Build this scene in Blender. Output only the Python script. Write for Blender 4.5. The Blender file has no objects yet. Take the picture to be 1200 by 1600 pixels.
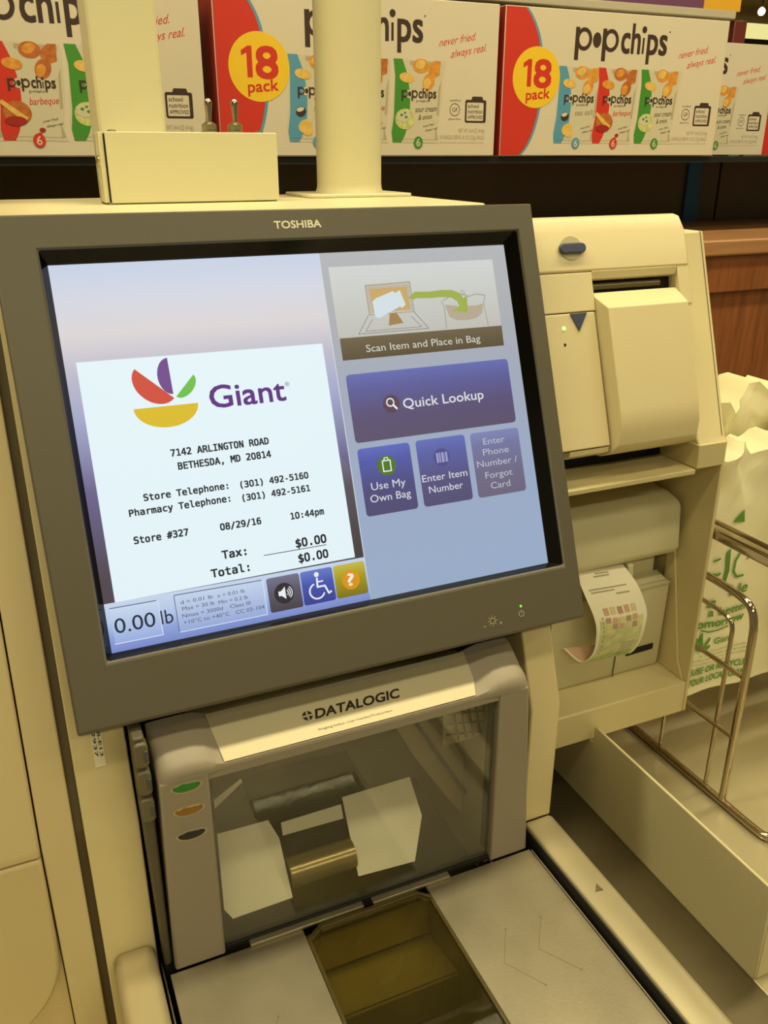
import bpy, bmesh, math, random, os
from mathutils import Vector, Matrix
sc = bpy.context.scene
COL = sc.collection
RISE = 1.15          # height of the screen's lower edge above the floor; everything is lifted by it at the end
def lin(c):
    return tuple(((x/255)/12.92 if x/255 <= .04045 else ((x/255+.055)/1.055)**2.4) for x in c)

# ------------------------------------------------------------------ camera
cam = bpy.data.objects.new('camera', bpy.data.cameras.new('camera'))
COL.objects.link(cam); sc.camera = cam
cam.data.sensor_fit = 'VERTICAL'; cam.data.sensor_height = 24
cam.data.lens = 24*1349.25/1600
cam.location = (-.02895, -.46506, .27209)
cam.rotation_euler = (math.radians(90-22.567), 0, math.radians(-23.688))
cam.data.clip_start = .01
# ------------------------------------------------------------------ world and lamps
w = bpy.data.worlds.new('store_ambient'); sc.world = w; w.use_nodes = True
w.node_tree.nodes['Background'].inputs[0].default_value = (1.0, .84, .46, 1)
w.node_tree.nodes['Background'].inputs[1].default_value = .20
LAMPCOL = (1.0, .88, .54)
CEIL = 1.95
tube_spots = [(-.8, .15, 22), (.8, .15, 23), (2.4, .15, 22), (-.8, -.85, 9), (.8, -.85, 9), (-.8, -2.6, 17), (.8, -2.6, 17), (2.4, -1.6, 12), (4.5, 4.0, 45), (8.6, 7.2, 70)]  # last two are added to brighten the far wall and ceiling
sc.view_settings.view_transform = 'Standard'
try: sc.view_settings.look = 'None'
except Exception: pass
sc.view_settings.gamma = 1; sc.view_settings.use_curve_mapping = False
sc.view_settings.exposure = 0

# ------------------------------------------------------------------ materials
MATS = {}
def mat(name, c=(200,200,200), rough=.5, metal=0, emit=None, es=1, noise=0, nscale=60, bump=0, bscale=400, aniso=None, alpha=None, spec=.5):
    if name in MATS: return MATS[name]
    m = bpy.data.materials.new(name); m.use_nodes = True; MATS[name] = m
    nt = m.node_tree; b = nt.nodes['Principled BSDF']
    b.inputs['Base Color'].default_value = (*lin(c), 1)
    b.inputs['Roughness'].default_value = rough; b.inputs['Metallic'].default_value = metal
    b.inputs['Specular IOR Level'].default_value = spec
    tc = nt.nodes.new('ShaderNodeTexCoord')
    if emit:
        b.inputs['Base Color'].default_value = (*[x*.03 for x in lin(emit)], 1)
        b.inputs['Emission Color'].default_value = (*lin(emit), 1); b.inputs['Emission Strength'].default_value = es
    if noise:
        n = nt.nodes.new('ShaderNodeTexNoise'); n.inputs['Scale'].default_value = nscale; n.inputs['Detail'].default_value = 5
        mp = nt.nodes.new('ShaderNodeMapping'); nt.links.new(tc.outputs['Object'], mp.inputs[0])
        if aniso: mp.inputs['Scale'].default_value = aniso
        nt.links.new(mp.outputs[0], n.inputs['Vector'])
        r = nt.nodes.new('ShaderNodeValToRGB'); nt.links.new(n.outputs['Fac'], r.inputs[0])
        L = lin(c); r.color_ramp.elements[0].position = .3; r.color_ramp.elements[1].position = .7
        r.color_ramp.elements[0].color = (*[x*(1-noise) for x in L], 1); r.color_ramp.elements[1].color = (*[min(1,x*(1+noise*.6)) for x in L], 1)
        nt.links.new(r.outputs[0], b.inputs['Base Color'])
        if metal or rough < .5:
            mr = nt.nodes.new('ShaderNodeMapRange'); nt.links.new(n.outputs['Fac'], mr.inputs[0])
            mr.inputs[3].default_value = max(.02, rough-.08); mr.inputs[4].default_value = rough+.1
            nt.links.new(mr.outputs[0], b.inputs['Roughness'])
    if bump:
        n2 = nt.nodes.new('ShaderNodeTexNoise'); n2.inputs['Scale'].default_value = bscale; n2.inputs['Detail'].default_value = 3
        nt.links.new(tc.outputs['Object'], n2.inputs['Vector'])
        bp = nt.nodes.new('ShaderNodeBump'); bp.inputs['Strength'].default_value = bump; bp.inputs['Distance'].default_value = .001
        nt.links.new(n2.outputs['Fac'], bp.inputs['Height']); nt.links.new(bp.outputs[0], b.inputs['Normal'])
    return m
def glow(name, stops):
    """display picture: emission that grades along the mesh's own height"""
    m = bpy.data.materials.new(name); m.use_nodes = True
    nt = m.node_tree; b = nt.nodes['Principled BSDF']
    b.inputs['Base Color'].default_value = (.012,.012,.014,1); b.inputs['Roughness'].default_value = .35; b.inputs['Specular IOR Level'].default_value = .25
    tc = nt.nodes.new('ShaderNodeTexCoord'); s = nt.nodes.new('ShaderNodeSeparateXYZ'); r = nt.nodes.new('ShaderNodeValToRGB')
    nt.links.new(tc.outputs['Generated'], s.inputs[0]); nt.links.new(s.outputs['Y'], r.inputs[0])
    e = r.color_ramp.elements
    while len(e) > 1: e.remove(e[-1])
    e[0].position = stops[0][0]; e[0].color = (*lin(stops[0][1]), 1)
    for p, c in stops[1:]:
        x = e.new(p); x.color = (*lin(c), 1)
    nt.links.new(r.outputs[0], b.inputs['Emission Color']); b.inputs['Emission Strength'].default_value = 1
    return m
def glassy(name, tint, film, filmfac, rough=.03, scratch=True):
    """real pane that lets light through: transparent + thin dusty film + gloss"""
    m = bpy.data.materials.new(name); m.use_nodes = True; nt = m.node_tree; nt.nodes.clear()
    out = nt.nodes.new('ShaderNodeOutputMaterial'); tr = nt.nodes.new('ShaderNodeBsdfTransparent'); tr.inputs[0].default_value = (*tint, 1)
    df = nt.nodes.new('ShaderNodeBsdfDiffuse'); df.inputs[0].default_value = (*lin(film), 1)
    gl = nt.nodes.new('ShaderNodeBsdfGlossy'); gl.inputs['Roughness'].default_value = rough
    m1 = nt.nodes.new('ShaderNodeMixShader'); m2 = nt.nodes.new('ShaderNodeMixShader'); m2.inputs[0].default_value = .06
    nt.links.new(tr.outputs[0], m1.inputs[1]); nt.links.new(df.outputs[0], m1.inputs[2])
    n = nt.nodes.new('ShaderNodeTexNoise'); n.inputs['Scale'].default_value = 14; n.inputs['Detail'].default_value = 8
    tc = nt.nodes.new('ShaderNodeTexCoord'); nt.links.new(tc.outputs['Object'], n.inputs['Vector'])
    mr = nt.nodes.new('ShaderNodeMapRange'); nt.links.new(n.outputs['Fac'], mr.inputs[0]); mr.inputs[1].default_value = .3; mr.inputs[2].default_value = .75
    mr.inputs[3].default_value = filmfac*.6; mr.inputs[4].default_value = filmfac*1.5; nt.links.new(mr.outputs[0], m1.inputs[0])
    nt.links.new(m1.outputs[0], m2.inputs[1]); nt.links.new(gl.outputs[0], m2.inputs[2]); nt.links.new(m2.outputs[0], out.inputs[0])
    return m
cream = mat('cream_plastic', (214,200,152), .42, bump=.12, bscale=900)
cream_top = mat('pale_cream_paint', (222,214,172), .38)
cream_dk = mat('warm_cream_panel', (208,192,146), .45, bump=.08, bscale=900)
prn = mat('beige_printer_plastic', (222,208,164), .42, bump=.1, bscale=1200)
bezelm = mat('grey_brown_plastic', (90,84,69), .42, bump=.06, bscale=1500)
blackg = mat('glossy_black', (10,8,6), .12, spec=.3)
blackm = mat('matte_black', (12,11,8), .7)
groove = mat('dark_olive_rubber', (92,82,56), .6)
tower = mat('warm_grey_plastic', (150,140,122), .55, bump=.12, bscale=1200)
steel = mat('brushed_steel', (158,149,126), .38, .75, noise=.16, nscale=11, bump=.06, bscale=500, aniso=(1,1,1))
steel_dk = mat('dull_steel', (196,186,152), .30, .55, noise=.12, nscale=6)
chrome = mat('chrome', (186,172,150), .16, 1)
tan_steel = mat('tan_satin_metal', (182,168,130), .38, .35, noise=.08, nscale=14)
board = mat('white_cardboard', (214,202,178), .6)
inkdk = mat('dark_brown_ink', (58,36,26), .6)
inkred = mat('red_ink', (206,48,30), .5)
inkredk = mat('deep_red_ink', (160,34,24), .5)
inkblue = mat('blue_ink', (86,150,182), .5)
inkgreen = mat('green_ink', (66,140,44), .5)
inkyel = mat('yellow_ink', (240,196,36), .5)
inkgrey = mat('grey_ink', (150,138,112), .6)
inkfoil = mat('silver_ink', (206,196,168), .5)
inkshade = mat('fold_grey_ink', (178,166,136), .5)
inkchip = mat('chip_orange_ink', (222,150,56), .5, noise=.25, nscale=120)
inkchip2 = mat('chip_brown_ink', (190,106,44), .5, noise=.3, nscale=120)
inkchip3 = mat('chip_pale_ink', (228,188,96), .5, noise=.15, nscale=120)
inkdip = mat('dip_ink', (205,205,130), .5, noise=.3, nscale=150)
navy = mat('slate_blue_plastic', (66,72,98), .35)

# ------------------------------------------------------------------ mesh helper, millimetres
class G:
    def __init__(s): s.v = []; s.f = []
    def add(s, vs, fs):
        o = len(s.v); s.v += [tuple(x) for x in vs]; s.f += [tuple(i+o for i in f) for f in fs]; return s
    def box(s, x0, x1, y0, y1, z0, z1):
        return s.add([(x0,y0,z0),(x1,y0,z0),(x1,y1,z0),(x0,y1,z0),(x0,y0,z1),(x1,y0,z1),(x1,y1,z1),(x0,y1,z1)],
                     [(3,2,1,0),(4,5,6,7),(0,1,5,4),(1,2,6,5),(2,3,7,6),(3,0,4,7)])
    def prism(s, pts, a0, a1, ax='x'):
        """pts 2-D; ax x: (y,z) swept along x; y: (x,z) swept along y; z: (x,y) swept along z"""
        f = {'x': lambda p, a: (a, p[0], p[1]), 'y': lambda p, a: (p[0], a, p[1]), 'z': lambda p, a: (p[0], p[1], a)}[ax]
        n = len(pts); vs = [f(p, a0) for p in pts]+[f(p, a1) for p in pts]
        return s.add(vs, [tuple(range(n))[::-1], tuple(range(n, 2*n))]+[(i, (i+1) % n, n+(i+1) % n, n+i) for i in range(n)])
    def flat(s, pts, n=0, th=.12):
        """thin printed / displayed shape in the local x-y plane, a hair thick"""
        return s.prism(pts, n, n+th, 'z')
    def rrect(s, x0, y0, x1, y1, r, n=0, th=.12): return s.flat(rr(x0, y0, x1, y1, r), n, th)
    def ell(s, cx, cy, rx, ry, n=0, th=.12, k=28, rot=0, a0=0, a1=360):
        full = abs(a1-a0) >= 360; m = k if full else k+1
        c, q = math.cos(math.radians(rot)), math.sin(math.radians(rot)); P = []
        for i in range(m):
            a = math.radians(a0+(a1-a0)*i/k); x, y = rx*math.cos(a), ry*math.sin(a); P.append((cx+x*c-y*q, cy+x*q+y*c))
        return s.flat(P, n, th)
    def line(s, pts, wd, n=0, th=.12, closed=False):
        L = list(pts)+([pts[0]] if closed else [])
        for a, b in zip(L[:-1], L[1:]):
            d = Vector((b[0]-a[0], b[1]-a[1])); 
            if d.length < 1e-6: continue
            d.normalize(); p = Vector((-d.y, d.x))*wd/2; e = d*wd*.3
            s.flat([(a[0]-e.x-p.x, a[1]-e.y-p.y), (b[0]+e.x-p.x, b[1]+e.y-p.y), (b[0]+e.x+p.x, b[1]+e.y+p.y), (a[0]-e.x+p.x, a[1]-e.y+p.y)], n, th)
        return s
    def tube(s, pts, r, k=12):
        P = [Vector(p) for p in pts]; rings = []; up = Vector((0,0,1))
        T = []
        for i in range(len(P)):
            t = (P[min(i+1, len(P)-1)]-P[max(i-1, 0)]).normalized(); T.append(t)
        nrm = T[0].cross(up); nrm = nrm.normalized() if nrm.length > 1e-3 else Vector((1,0,0))
        vs = []
        for i, p in enumerate(P):
            nrm = (nrm-T[i]*nrm.dot(T[i])).normalized(); b = T[i].cross(nrm)
            for j in range(k):
                a = 2*math.pi*j/k; vs.append(p+(nrm*math.cos(a)+b*math.sin(a))*r)
        fs = [tuple(range(k))[::-1], tuple((len(P)-1)*k+j for j in range(k))]
        for i in range(len(P)-1):
            for j in range(k): fs.append((i*k+j, i*k+(j+1) % k, (i+1)*k+(j+1) % k, (i+1)*k+j))
        return s.add(vs, fs)
    def lathe(s, prof, cx=0, cy=0, cz=0, k=32, ax='z'):
        n = len(prof); vs = []
        for r, h in prof:
            for j in range(k):
                a = 2*math.pi*j/k; c, q = r*math.cos(a), r*math.sin(a)
                vs.append({'z': (cx+c, cy+q, cz+h), 'x': (cx+h, cy+c, cz+q), 'y': (cx+c, cy+h, cz+q)}[ax])
        fs = [(i*k+j, i*k+(j+1) % k, (i+1)*k+(j+1) % k, (i+1)*k+j) for i in range(n-1) for j in range(k)]
        fs += [tuple(range(k))[::-1], tuple((n-1)*k+j for j in range(k))]
        return s.add(vs, fs)
def rr(x0, y0, x1, y1, r, k=5):
    P = []
    for cx, cy, a in ((x1-r, y0+r, -90), (x1-r, y1-r, 0), (x0+r, y1-r, 90), (x0+r, y0+r, 180)):
        for i in range(k+1):
            t = math.radians(a+90*i/k); P.append((cx+r*math.cos(t), cy+r*math.sin(t)))
    return P
def smooth_path(P, k=6):
    P = [Vector(p) for p in P]; Q = [P[0]*2-P[1]]+P+[P[-1]*2-P[-2]]; out = []
    for i in range(1, len(Q)-2):
        for j in range(k):
            t = j/k; a, b, c, d = Q[i-1], Q[i], Q[i+1], Q[i+2]
            out.append(.5*((2*b)+(c-a)*t+(2*a-5*b+4*c-d)*t*t+(3*b-a-3*c+d)*t**3))
    out.append(P[-1]); return out
SIZE = None          # (scale, offset in mm): true size and place of a group of parts drawn to a smaller unit
def tag(o, label=None, cat=None, group=None, kind=None):
    if label: o['label'] = label
    if cat: o['category'] = cat
    if group: o['group'] = group
    if kind: o['kind'] = kind
    return o
def thing(name, label, cat, loc, group=None, rot=None):
    if SIZE: k, t = SIZE; loc = [a*k+b for a, b in zip(loc, t)]
    o = bpy.data.objects.new(name, None); COL.objects.link(o); o.location = [x*.001 for x in loc]; o.empty_display_size = .02
    if rot: o.rotation_euler = rot
    return tag(o, label, cat, group)
def part(name, g, m, parent=None, bevel=0, smooth=False, world=True, label=None, seg=2):
    """mesh in mm; world=True: numbers are scene numbers, shifted to the (unrotated) thing's base"""
    me = bpy.data.meshes.new(name); off = Vector((0,0,0))
    if SIZE: k, t = SIZE; g.v = [(x*k+t[0], y*k+t[1], z*k+t[2]) if world else (x*k, y*k, z*k) for x, y, z in g.v]
    if parent is not None and world:
        p = parent
        while p is not None: off += p.location; p = p.parent
    me.from_pydata([(x*.001-off.x, y*.001-off.y, z*.001-off.z) for x, y, z in g.v], [], g.f)
    bm = bmesh.new(); bm.from_mesh(me); bmesh.ops.recalc_face_normals(bm, faces=bm.faces); bm.to_mesh(me); bm.free()
    me.materials.append(m)
    o = bpy.data.objects.new(name, me); COL.objects.link(o)
    if parent is not None: o.parent = parent
    if bevel:
        b = o.modifiers.new('bevel', 'BEVEL'); b.width = bevel*.001; b.segments = seg; b.limit_method = 'ANGLE'; b.angle_limit = math.radians(35)
        smooth = True
    if smooth:
        for p in me.polygons: p.use_smooth = True
        if hasattr(me, 'set_sharp_from_angle'): me.set_sharp_from_angle(angle=math.radians(50))
    if label: o['label'] = label
    return o
FD = os.path.join(bpy.utils.resource_path('LOCAL'), 'datafiles', 'fonts')
def font(f):
    try: return bpy.data.fonts.load(os.path.join(FD, f))
    except Exception: return None
MONO = font('DejaVuSansMono.woff2'); SANS = None
CAP = {}
def tmesh(s, fnt, bold=0, shear=0, res=3):
    cu = bpy.data.curves.new('t', 'FONT'); cu.body = s
    if fnt: cu.font = fnt
    cu.size = 1; cu.offset = bold; cu.shear = shear; cu.resolution_u = res
    o = bpy.data.objects.new('t', cu); COL.objects.link(o)
    me = bpy.data.meshes.new_from_object(o.evaluated_get(bpy.context.evaluated_depsgraph_get()))
    bpy.data.objects.remove(o); bpy.data.curves.remove(cu)
    v = [tuple(x.co) for x in me.vertices]; f = [tuple(p.vertices) for p in me.polygons]; bpy.data.meshes.remove(me); return v, f
def caph(fnt):
    k = str(fnt)
    if k not in CAP: CAP[k] = max(p[1] for p in tmesh('H', fnt)[0])
    return CAP[k]
def text(g, s, x0, x1, y, cap, n=0, fnt=None, bold=0, shear=0, rise=0, res=3):
    """lettering from x0 to x1 on the baseline y, capitals cap mm high; rise tilts the line"""
    fnt = fnt or SANS
    if fnt is MONO: s = s.replace('0', 'O')
    v, f = tmesh(s, fnt, 0, shear, res)
    if not v: return g
    a, b = min(p[0] for p in v), max(p[0] for p in v); sx = (x1-x0)/(b-a); sy = cap/caph(fnt)
    for dx, dy in (((1,1),(1,-1),(-1,1),(-1,-1),(0,0)) if bold else ((0,0),)):     # heavier strokes
        n += .015
        g.add([(x0+(p[0]-a)*sx+dx*bold*sy*.8, y+p[1]*sy+(p[0]-a)/(b-a)*rise+dy*bold*sy*.8, n) for p in v], f)
    return g
X90 = (math.pi/2, 0, 0)

# ------------------------------------------------------------------ setting
def struct(name, g, m): return tag(part(name, g, m), kind='structure')
FLOORZ = -RISE*1000
struct('floor', G().box(-4000,14000,-4000,9000,FLOORZ-40,FLOORZ), mat('store_floor', (150,140,112), .35, noise=.08, nscale=3))
struct('ceiling', G().box(-4000,14000,-4000,9000,CEIL*1000,CEIL*1000+40), mat('ceiling_board', (150,132,84), .8))
struct('wall_back', G().box(-4000,14000,9000,9100,FLOORZ,CEIL*1000), mat('far_wall', (150,128,80), .8))
for i, (x, y, e) in enumerate(tube_spots):
    t = thing('ceiling_light', 'white fluorescent ceiling fixture, '+('left','middle','right')[(x > 0)+(x > 2)]+' one of the row '+(('above the kiosk','just in front of the kiosk','far in front of the kiosk')[(y < 0)+(y < -1)] if y < 3 else 'added far behind to brighten the background, nearer' if y < 5 else 'added far behind to brighten the background, farthest'), 'ceiling light', (x*1000, y*1000, CEIL*1000-1), 'fluorescent ceiling fixtures')
    part('housing', G().box(x*1000-620,x*1000+620,y*1000-75,y*1000+75,CEIL*1000-25,CEIL*1000-.5), mat('white_enamel', (225,220,200), .4), t, bevel=4)
    for s in (-1, 1):
        part('tube', G().tube([(x*1000-590, y*1000+s*38, CEIL*1000-44), (x*1000+590, y*1000+s*38, CEIL*1000-44)], 13), mat('lit_tube', (255,240,190), .4, emit=(255,240,190), es=3), t, smooth=True)
    ld = bpy.data.lights.new('tube_light', 'AREA'); ld.shape = 'RECTANGLE'; ld.size = 1.2; ld.size_y = .16; ld.energy = e; ld.color = LAMPCOL
    lo = bpy.data.objects.new('tube_light', ld); COL.objects.link(lo); lo.location = (x, y, CEIL-.065)

# ------------------------------------------------------------------ store shelving behind
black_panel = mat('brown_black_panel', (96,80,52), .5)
shelf = thing('gondola_shelf', 'grey store shelf with a dark recess under the snack cartons', 'shelf', (900,1250,FLOORZ))
part('shelf_plate', G().box(-900,3200,905,1345,256,266), blackm, shelf)
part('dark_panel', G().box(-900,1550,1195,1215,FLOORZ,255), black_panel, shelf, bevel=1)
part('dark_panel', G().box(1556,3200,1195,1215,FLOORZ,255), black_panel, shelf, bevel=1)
part('blue_strip', G().box(1452,1492,1188,1194.5,FLOORZ,255), mat('navy_blue_paint', (36,100,160), .5), shelf, bevel=1, label='narrow dark blue upright strip')
part('back_panel', G().box(-900,1634,1346,1360,FLOORZ,560), mat('grey_shelf_metal', (150,140,118), .45), shelf)
part('top_rail', G().box(-900,1660,1326,1345,562,580), mat('pale_grey_rail', (186,178,156), .4), shelf, bevel=3)
part('slot_line', G().box(1500,1630,1344.5,1345.8,534,537), blackm, shelf)
part('purple_sign', G().box(-900,1578,1348,1356,582,900), mat('purple_sign', (112,66,102), .5), shelf, label='purple header sign')
part('yellow_sign', G().box(1578.5,1690,1348,1356,582,900), mat('yellow_sign', (226,170,40), .5), shelf, label='golden yellow header sign')
part('upright', G().box(1662,1700,1329,1345,FLOORZ,561), mat('maroon_metal', (98,38,30), .4), shelf, bevel=2, label='maroon upright post')

def build_carton():
    W, H, D = 464, 222, 160
    t = thing('snack_carton', '', 'carton', (0,0,0), 'white snack cartons on the shelf', X90)
    P = lambda n, g, m, par=t, **k: part(n, g, m, par, world=False, **k)
    P('carton_body', G().box(0,W,0,H,-D,0), board, bevel=1.2)
    P('side_print', G().add([(-.3,1,-D+1),(-.3,1,-1),(-.3,H-1,-1),(-.3,H-1,-D+1),(-.02,1,-D+1),(-.02,1,-1),(-.02,H-1,-1),(-.02,H-1,-D+1)], [(0,1,2,3),(4,5,6,7),(0,1,5,4),(1,2,6,5),(2,3,7,6),(3,0,4,7)]), inkredk, label='dark red carton side')
    def arc(dx):
        pts = [(1.2,1.2)]
        for i in range(25):
            v = 1.2+(H-2.4)*i/24; pts.append((20+dx+54*math.sqrt(max(0, 1-((v-112)/118)**2))*1.0+(-4 if v > 180 else 0)*((v-180)/42 if v > 180 else 0), v))
        return pts+[(1.2, H-1.2)]
    P('blue_edge', G().flat(arc(4.5), .02, .12), inkblue)
    P('red_swoosh', G().flat(arc(0), .2, .12), inkred)
    disc = P('yellow_disc', G().ell(64.5,120,46,46,.4,k=48), inkyel)
    g = G(); g.flat([(46,106),(54,106),(54,147),(48,147),(38,141),(38,134),(46,138)],.5); text(g, '8', 60,92,106,40,.6,bold=.03); text(g, 'pack', 46,92,86,15,.6,bold=.022, rise=4); P('lettering', g, inkred, disc)
    # big wordmark
    def word(g, x0, x1, y, xh, n, b=.03):
        s = (x1-x0)/194
        for xa in (x0, x0+55*s):
            wd, hh, k = 33*s, xh*1.02, 26; cx, cy = xa+wd*.54, y+hh*.5
            g.flat([(xa,y-xh*.42),(xa+wd*.24,y-xh*.42),(xa+wd*.24,y+hh),(xa,y+hh)], n)
            for i in range(k):
                q = [(math.cos(2*math.pi*(i+d)/k), math.sin(2*math.pi*(i+d)/k)) for d in (0, 1)]
                g.flat([(cx+wd*.30*q[0][0],cy+hh*.32*q[0][1]),(cx+wd*.48*q[0][0],cy+hh*.5*q[0][1]),(cx+wd*.48*q[1][0],cy+hh*.5*q[1][1]),(cx+wd*.30*q[1][0],cy+hh*.32*q[1][1])], n+.01)
        g.ell(x0+44*s, y+xh*.5, 8.5*s, xh*.34, n)
        text(g, 'ch', x0+95*s, x0+134*s, y, xh*1.3, n, bold=.02); g.flat([(x0+139*s,y),(x0+143*s,y),(x0+143*s,y+xh*.72),(x0+139*s,y+xh*.72)], n)
        g.ell(x0+141*s, y+xh*1.08, 5*s, xh*.16, n); text(g, 'ps', x0+150*s, x0+192*s, y, xh*1.3, n, bold=.02); g.ell(x0+196*s, y+xh*1.05, 1.2*s, xh*.04, n)
    g = G(); word(g, 136, 330, 163, 34, .1); P('wordmark', g, inkdk)
    g = G(); text(g, 'never fried.', 357,422,158,11,.1,shear=.35,rise=12); text(g, 'always real.', 378,442,143,11,.1,shear=.35,rise=12); P('red_script', g, inkred)
    g = G(); g.prism(rr(407,50,446,84,3), .02,.14,'z'); g.flat([(418,84),(420,89),(438,89),(440,84)], .02); P('school_badge', g, inkdk)
    g = G(); g.rrect(410,53,441,80,1.5,.16); P('badge_face', g, board)
    g = G(); text(g, 'school', 412,432,72,6,.3,bold=.01); text(g, 'nutrition', 412,439,64,6,.3,bold=.01); text(g, 'APPROVED', 412,440,56,5,.3,bold=.01)
    for i in range(24):
        pass
    for a in range(0, 360, 15):
        pass
    g.line([(388+9*math.cos(math.radians(a)), 69+9*math.sin(math.radians(a))) for a in range(0,360,20)], .9, .1, closed=True)
    text(g, 'GF', 383,393,66,6,.1); text(g, 'certified', 378,398,81,3.5,.1,res=1); text(g, 'gluten-free', 377,399,54,3,.1,res=1); P('small_lettering', g, inkdk)
    g = G(); text(g, 'NET WT 14.4 OZ (414g)', 396,444,35,6,.1,res=2); text(g, '18 SINGLE SERVE .8 OZ (23g) BAGS', 362,444,25,6,.1,res=2); text(g, 'all natural potato snack assorted flavors inside', 362,444,19,2.4,.1,res=1); P('weight_lettering', g, inkgrey)
    # three pictured snack bags
    for i, (x, stripe, six, flav, fm) in enumerate(((106, inkblue, inkblue, 'sea salt', inkgrey), (186, inkred, inkred, 'barbeque', inkred), (277, inkgreen, inkgreen, 'sour cream', inkdk))):
        wd = 84
        L = [(x+3,20),(x+wd,19),(x+wd-4,30),(x+wd-3,44),(x+wd+3,80),(x+wd+4,115),(x+wd+10,136),(x+wd+8,138),(x+8,139),(x+2,138),(x+5,112),(x+2,70),(x-2,40),(x,28)]
        if i < 2: L = [(min(p[0], x+wd+4), p[1]) for p in L]
        zb = .3+.0*i
        bag = P('pictured_bag', G().flat(L, .16+i*.02), inkfoil)
        g = G(); g.flat([(x+2,139),(x+17,139),(x+24,122),(x+29,100),(x+31,78),(x+29,50),(x+22,30),(x+16,20),(x+1,20),(x-1,34),(x+3,60),(x+4,90),(x+5,115)], zb); P('stripe', g, stripe, bag)
        g = G(); g.flat([(x+wd-8,24),(x+wd-2,24),(x+wd-8,44)], zb); g.flat([(x+wd-6,60),(x+wd-2,60),(x+wd+1,110),(x+wd-3,100)], zb); g.line([(x+6,25),(x+wd-6,24)], 1, zb); g.flat([(x+30,131),(x+wd,130),(x+wd,136),(x+30,137)], zb); P('fold', g, inkshade, bag)
        c1, c2 = (inkchip2, inkchip) if i == 1 else (inkchip, inkchip3)
        g = G(); g.ell(x+49,130,14,10,zb+.15); g.ell(x+63,108,10,13,zb+.15,rot=-30); g.flat([(x+60,128),(x+72,138),(x+wd-1,138),(x+wd-2,118),(x+66,112)], zb+.16); P('chip', g, c1, bag)
        g = G(); g.ell(x+25,113,13,7,zb+.3,rot=-8); g.ell(x+48,132,9,6,zb+.3,rot=20); g.ell(x+60,106,6,8,zb+.3,rot=-30); P('chip', g, c2, bag)
        g = G(); g.ell(x+29,90,5.5,6,zb+.28); P('logo_dot_ring', g, inkfoil, bag)
        g = G(); word(g, x+16, x+77, 85, 10.5, zb+.45, .02); P('bag_wordmark', g, inkdk, bag); g = G(); text(g, 'potato', x+42,x+62,79,4,zb+.2,res=1)
        text(g, 'never fried.', x+54,x+74,42,3.6,zb+.2,shear=.3,rise=4,res=1); text(g, 'always real.', x+58,x+80,36,3.6,zb+.2,shear=.3,rise=4,res=1); P('bag_lettering', g, inkdk, bag)
        g = G(); text(g, flav, x+40,x+78,64,8.5,zb+.2,shear=.25,rise=2)
        if i == 2: text(g, '& onion', x+46,x+70,53,7.5,zb+.2,shear=.25,rise=2)
        P('flavour_lettering', g, fm, bag)
        if i == 0:
            g = G(); g.ell(x+20,62,8,7,zb+.3,rot=20); P('salt_jar', g, inkdk, bag); g = G(); g.ell(x+19,65,6,3,zb+.5,rot=15); P('salt', g, board, bag)
            g = G(); g.ell(x+26,42,11,9,zb+.3,rot=30); g.ell(x+30,36,8,7,zb+.35); P('pictured_chips', g, inkchip3, bag)
        elif i == 1:
            g = G(); g.ell(x+23,54,18,15,zb+.3); P('sauce_bowl', g, inkchip2, bag); g = G(); g.flat([(x+2,66),(x+6,70),(x+36,48),(x+32,42)], zb+.5); P('brush', g, inkchip3, bag)
            g = G(); g.ell(x+20,44,14,6,zb+.6); g.ell(x+52,33,4,3,zb+.3); g.ell(x+48,28,3,2,zb+.3); P('sauce', g, inkredk, bag)
        else:
            g = G(); g.ell(x+22,54,17,15,zb+.3); P('dip_bowl', g, inkdip, bag); g = G(); g.ell(x+20,58,12,8,zb+.5,rot=10); P('dip', g, inkfoil, bag)
            g = G(); g.ell(x+16,60,2.5,2,zb+.65); g.ell(x+24,57,2.5,2,zb+.65); g.ell(x+22,63,2,1.6,zb+.65); P('herb', g, inkgreen, bag)
        g = G(); g.ell(x+46,20,8,9,zb+.5); d = P('count_disc', g, six, bag); 
        g = G(); text(g, '6', x+42.5,x+49.5,14.5,11,zb+.7,bold=.01); P('count_numeral', g, board, bag)
    return t
def copy_tree(o, parent=None):
    c = o.copy(); COL.objects.link(c)
    if parent is not None: c.parent = parent
    for ch in list(o.children): copy_tree(ch, c)
    return c
cart = build_carton()
labs = ['white snack carton cut off by the left edge, behind the square post', 'white snack carton with a yellow 18 disc, behind the round pole',
        'white snack carton with wholly visible front, above the cream printer', 'white snack carton set back, partly hidden by the carton above the printer',
        'sliver of a white snack carton at the right edge of the photo']
for i, (x, y) in enumerate(((-176,900),(307,900),(782,900),(1161,1150),(1631,1165))):
    c = cart if i == 0 else copy_tree(cart)
    c.location = (x*.001, y*.001, .268); c['label'] = labs[i]

# wooden counter cabinet to the right
wood = mat('red_brown_wood', (142,84,44), .38, noise=.28, nscale=7, aniso=(14,14,1.2))
woodl = mat('pinkish_wood_edge', (172,124,82), .38, noise=.15, nscale=7, aniso=(1.2,14,14))
cab = thing('wooden_counter', 'reddish brown wooden counter with framed front behind the printer', 'counter', (1500,1000,FLOORZ))
part('counter_top', G().box(930,3200,790,1180,97,126), woodl, cab, bevel=4)
part('rail', G().box(930,3200,800,820,30,96.5), wood, cab, bevel=1.5)
for x in (930, 1700, 2500): part('stile', G().box(x,x+70,800,820,FLOORZ,29.5), wood, cab, bevel=1.5)
part('panel', G().box(1000.5,1699.5,812,826,FLOORZ,29), wood, cab); part('panel', G().box(1770.5,2499.5,812,826,FLOORZ,29), wood, cab)
part('carcass', G().box(935,3190,828,1170,FLOORZ,96), blackm, cab)
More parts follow.
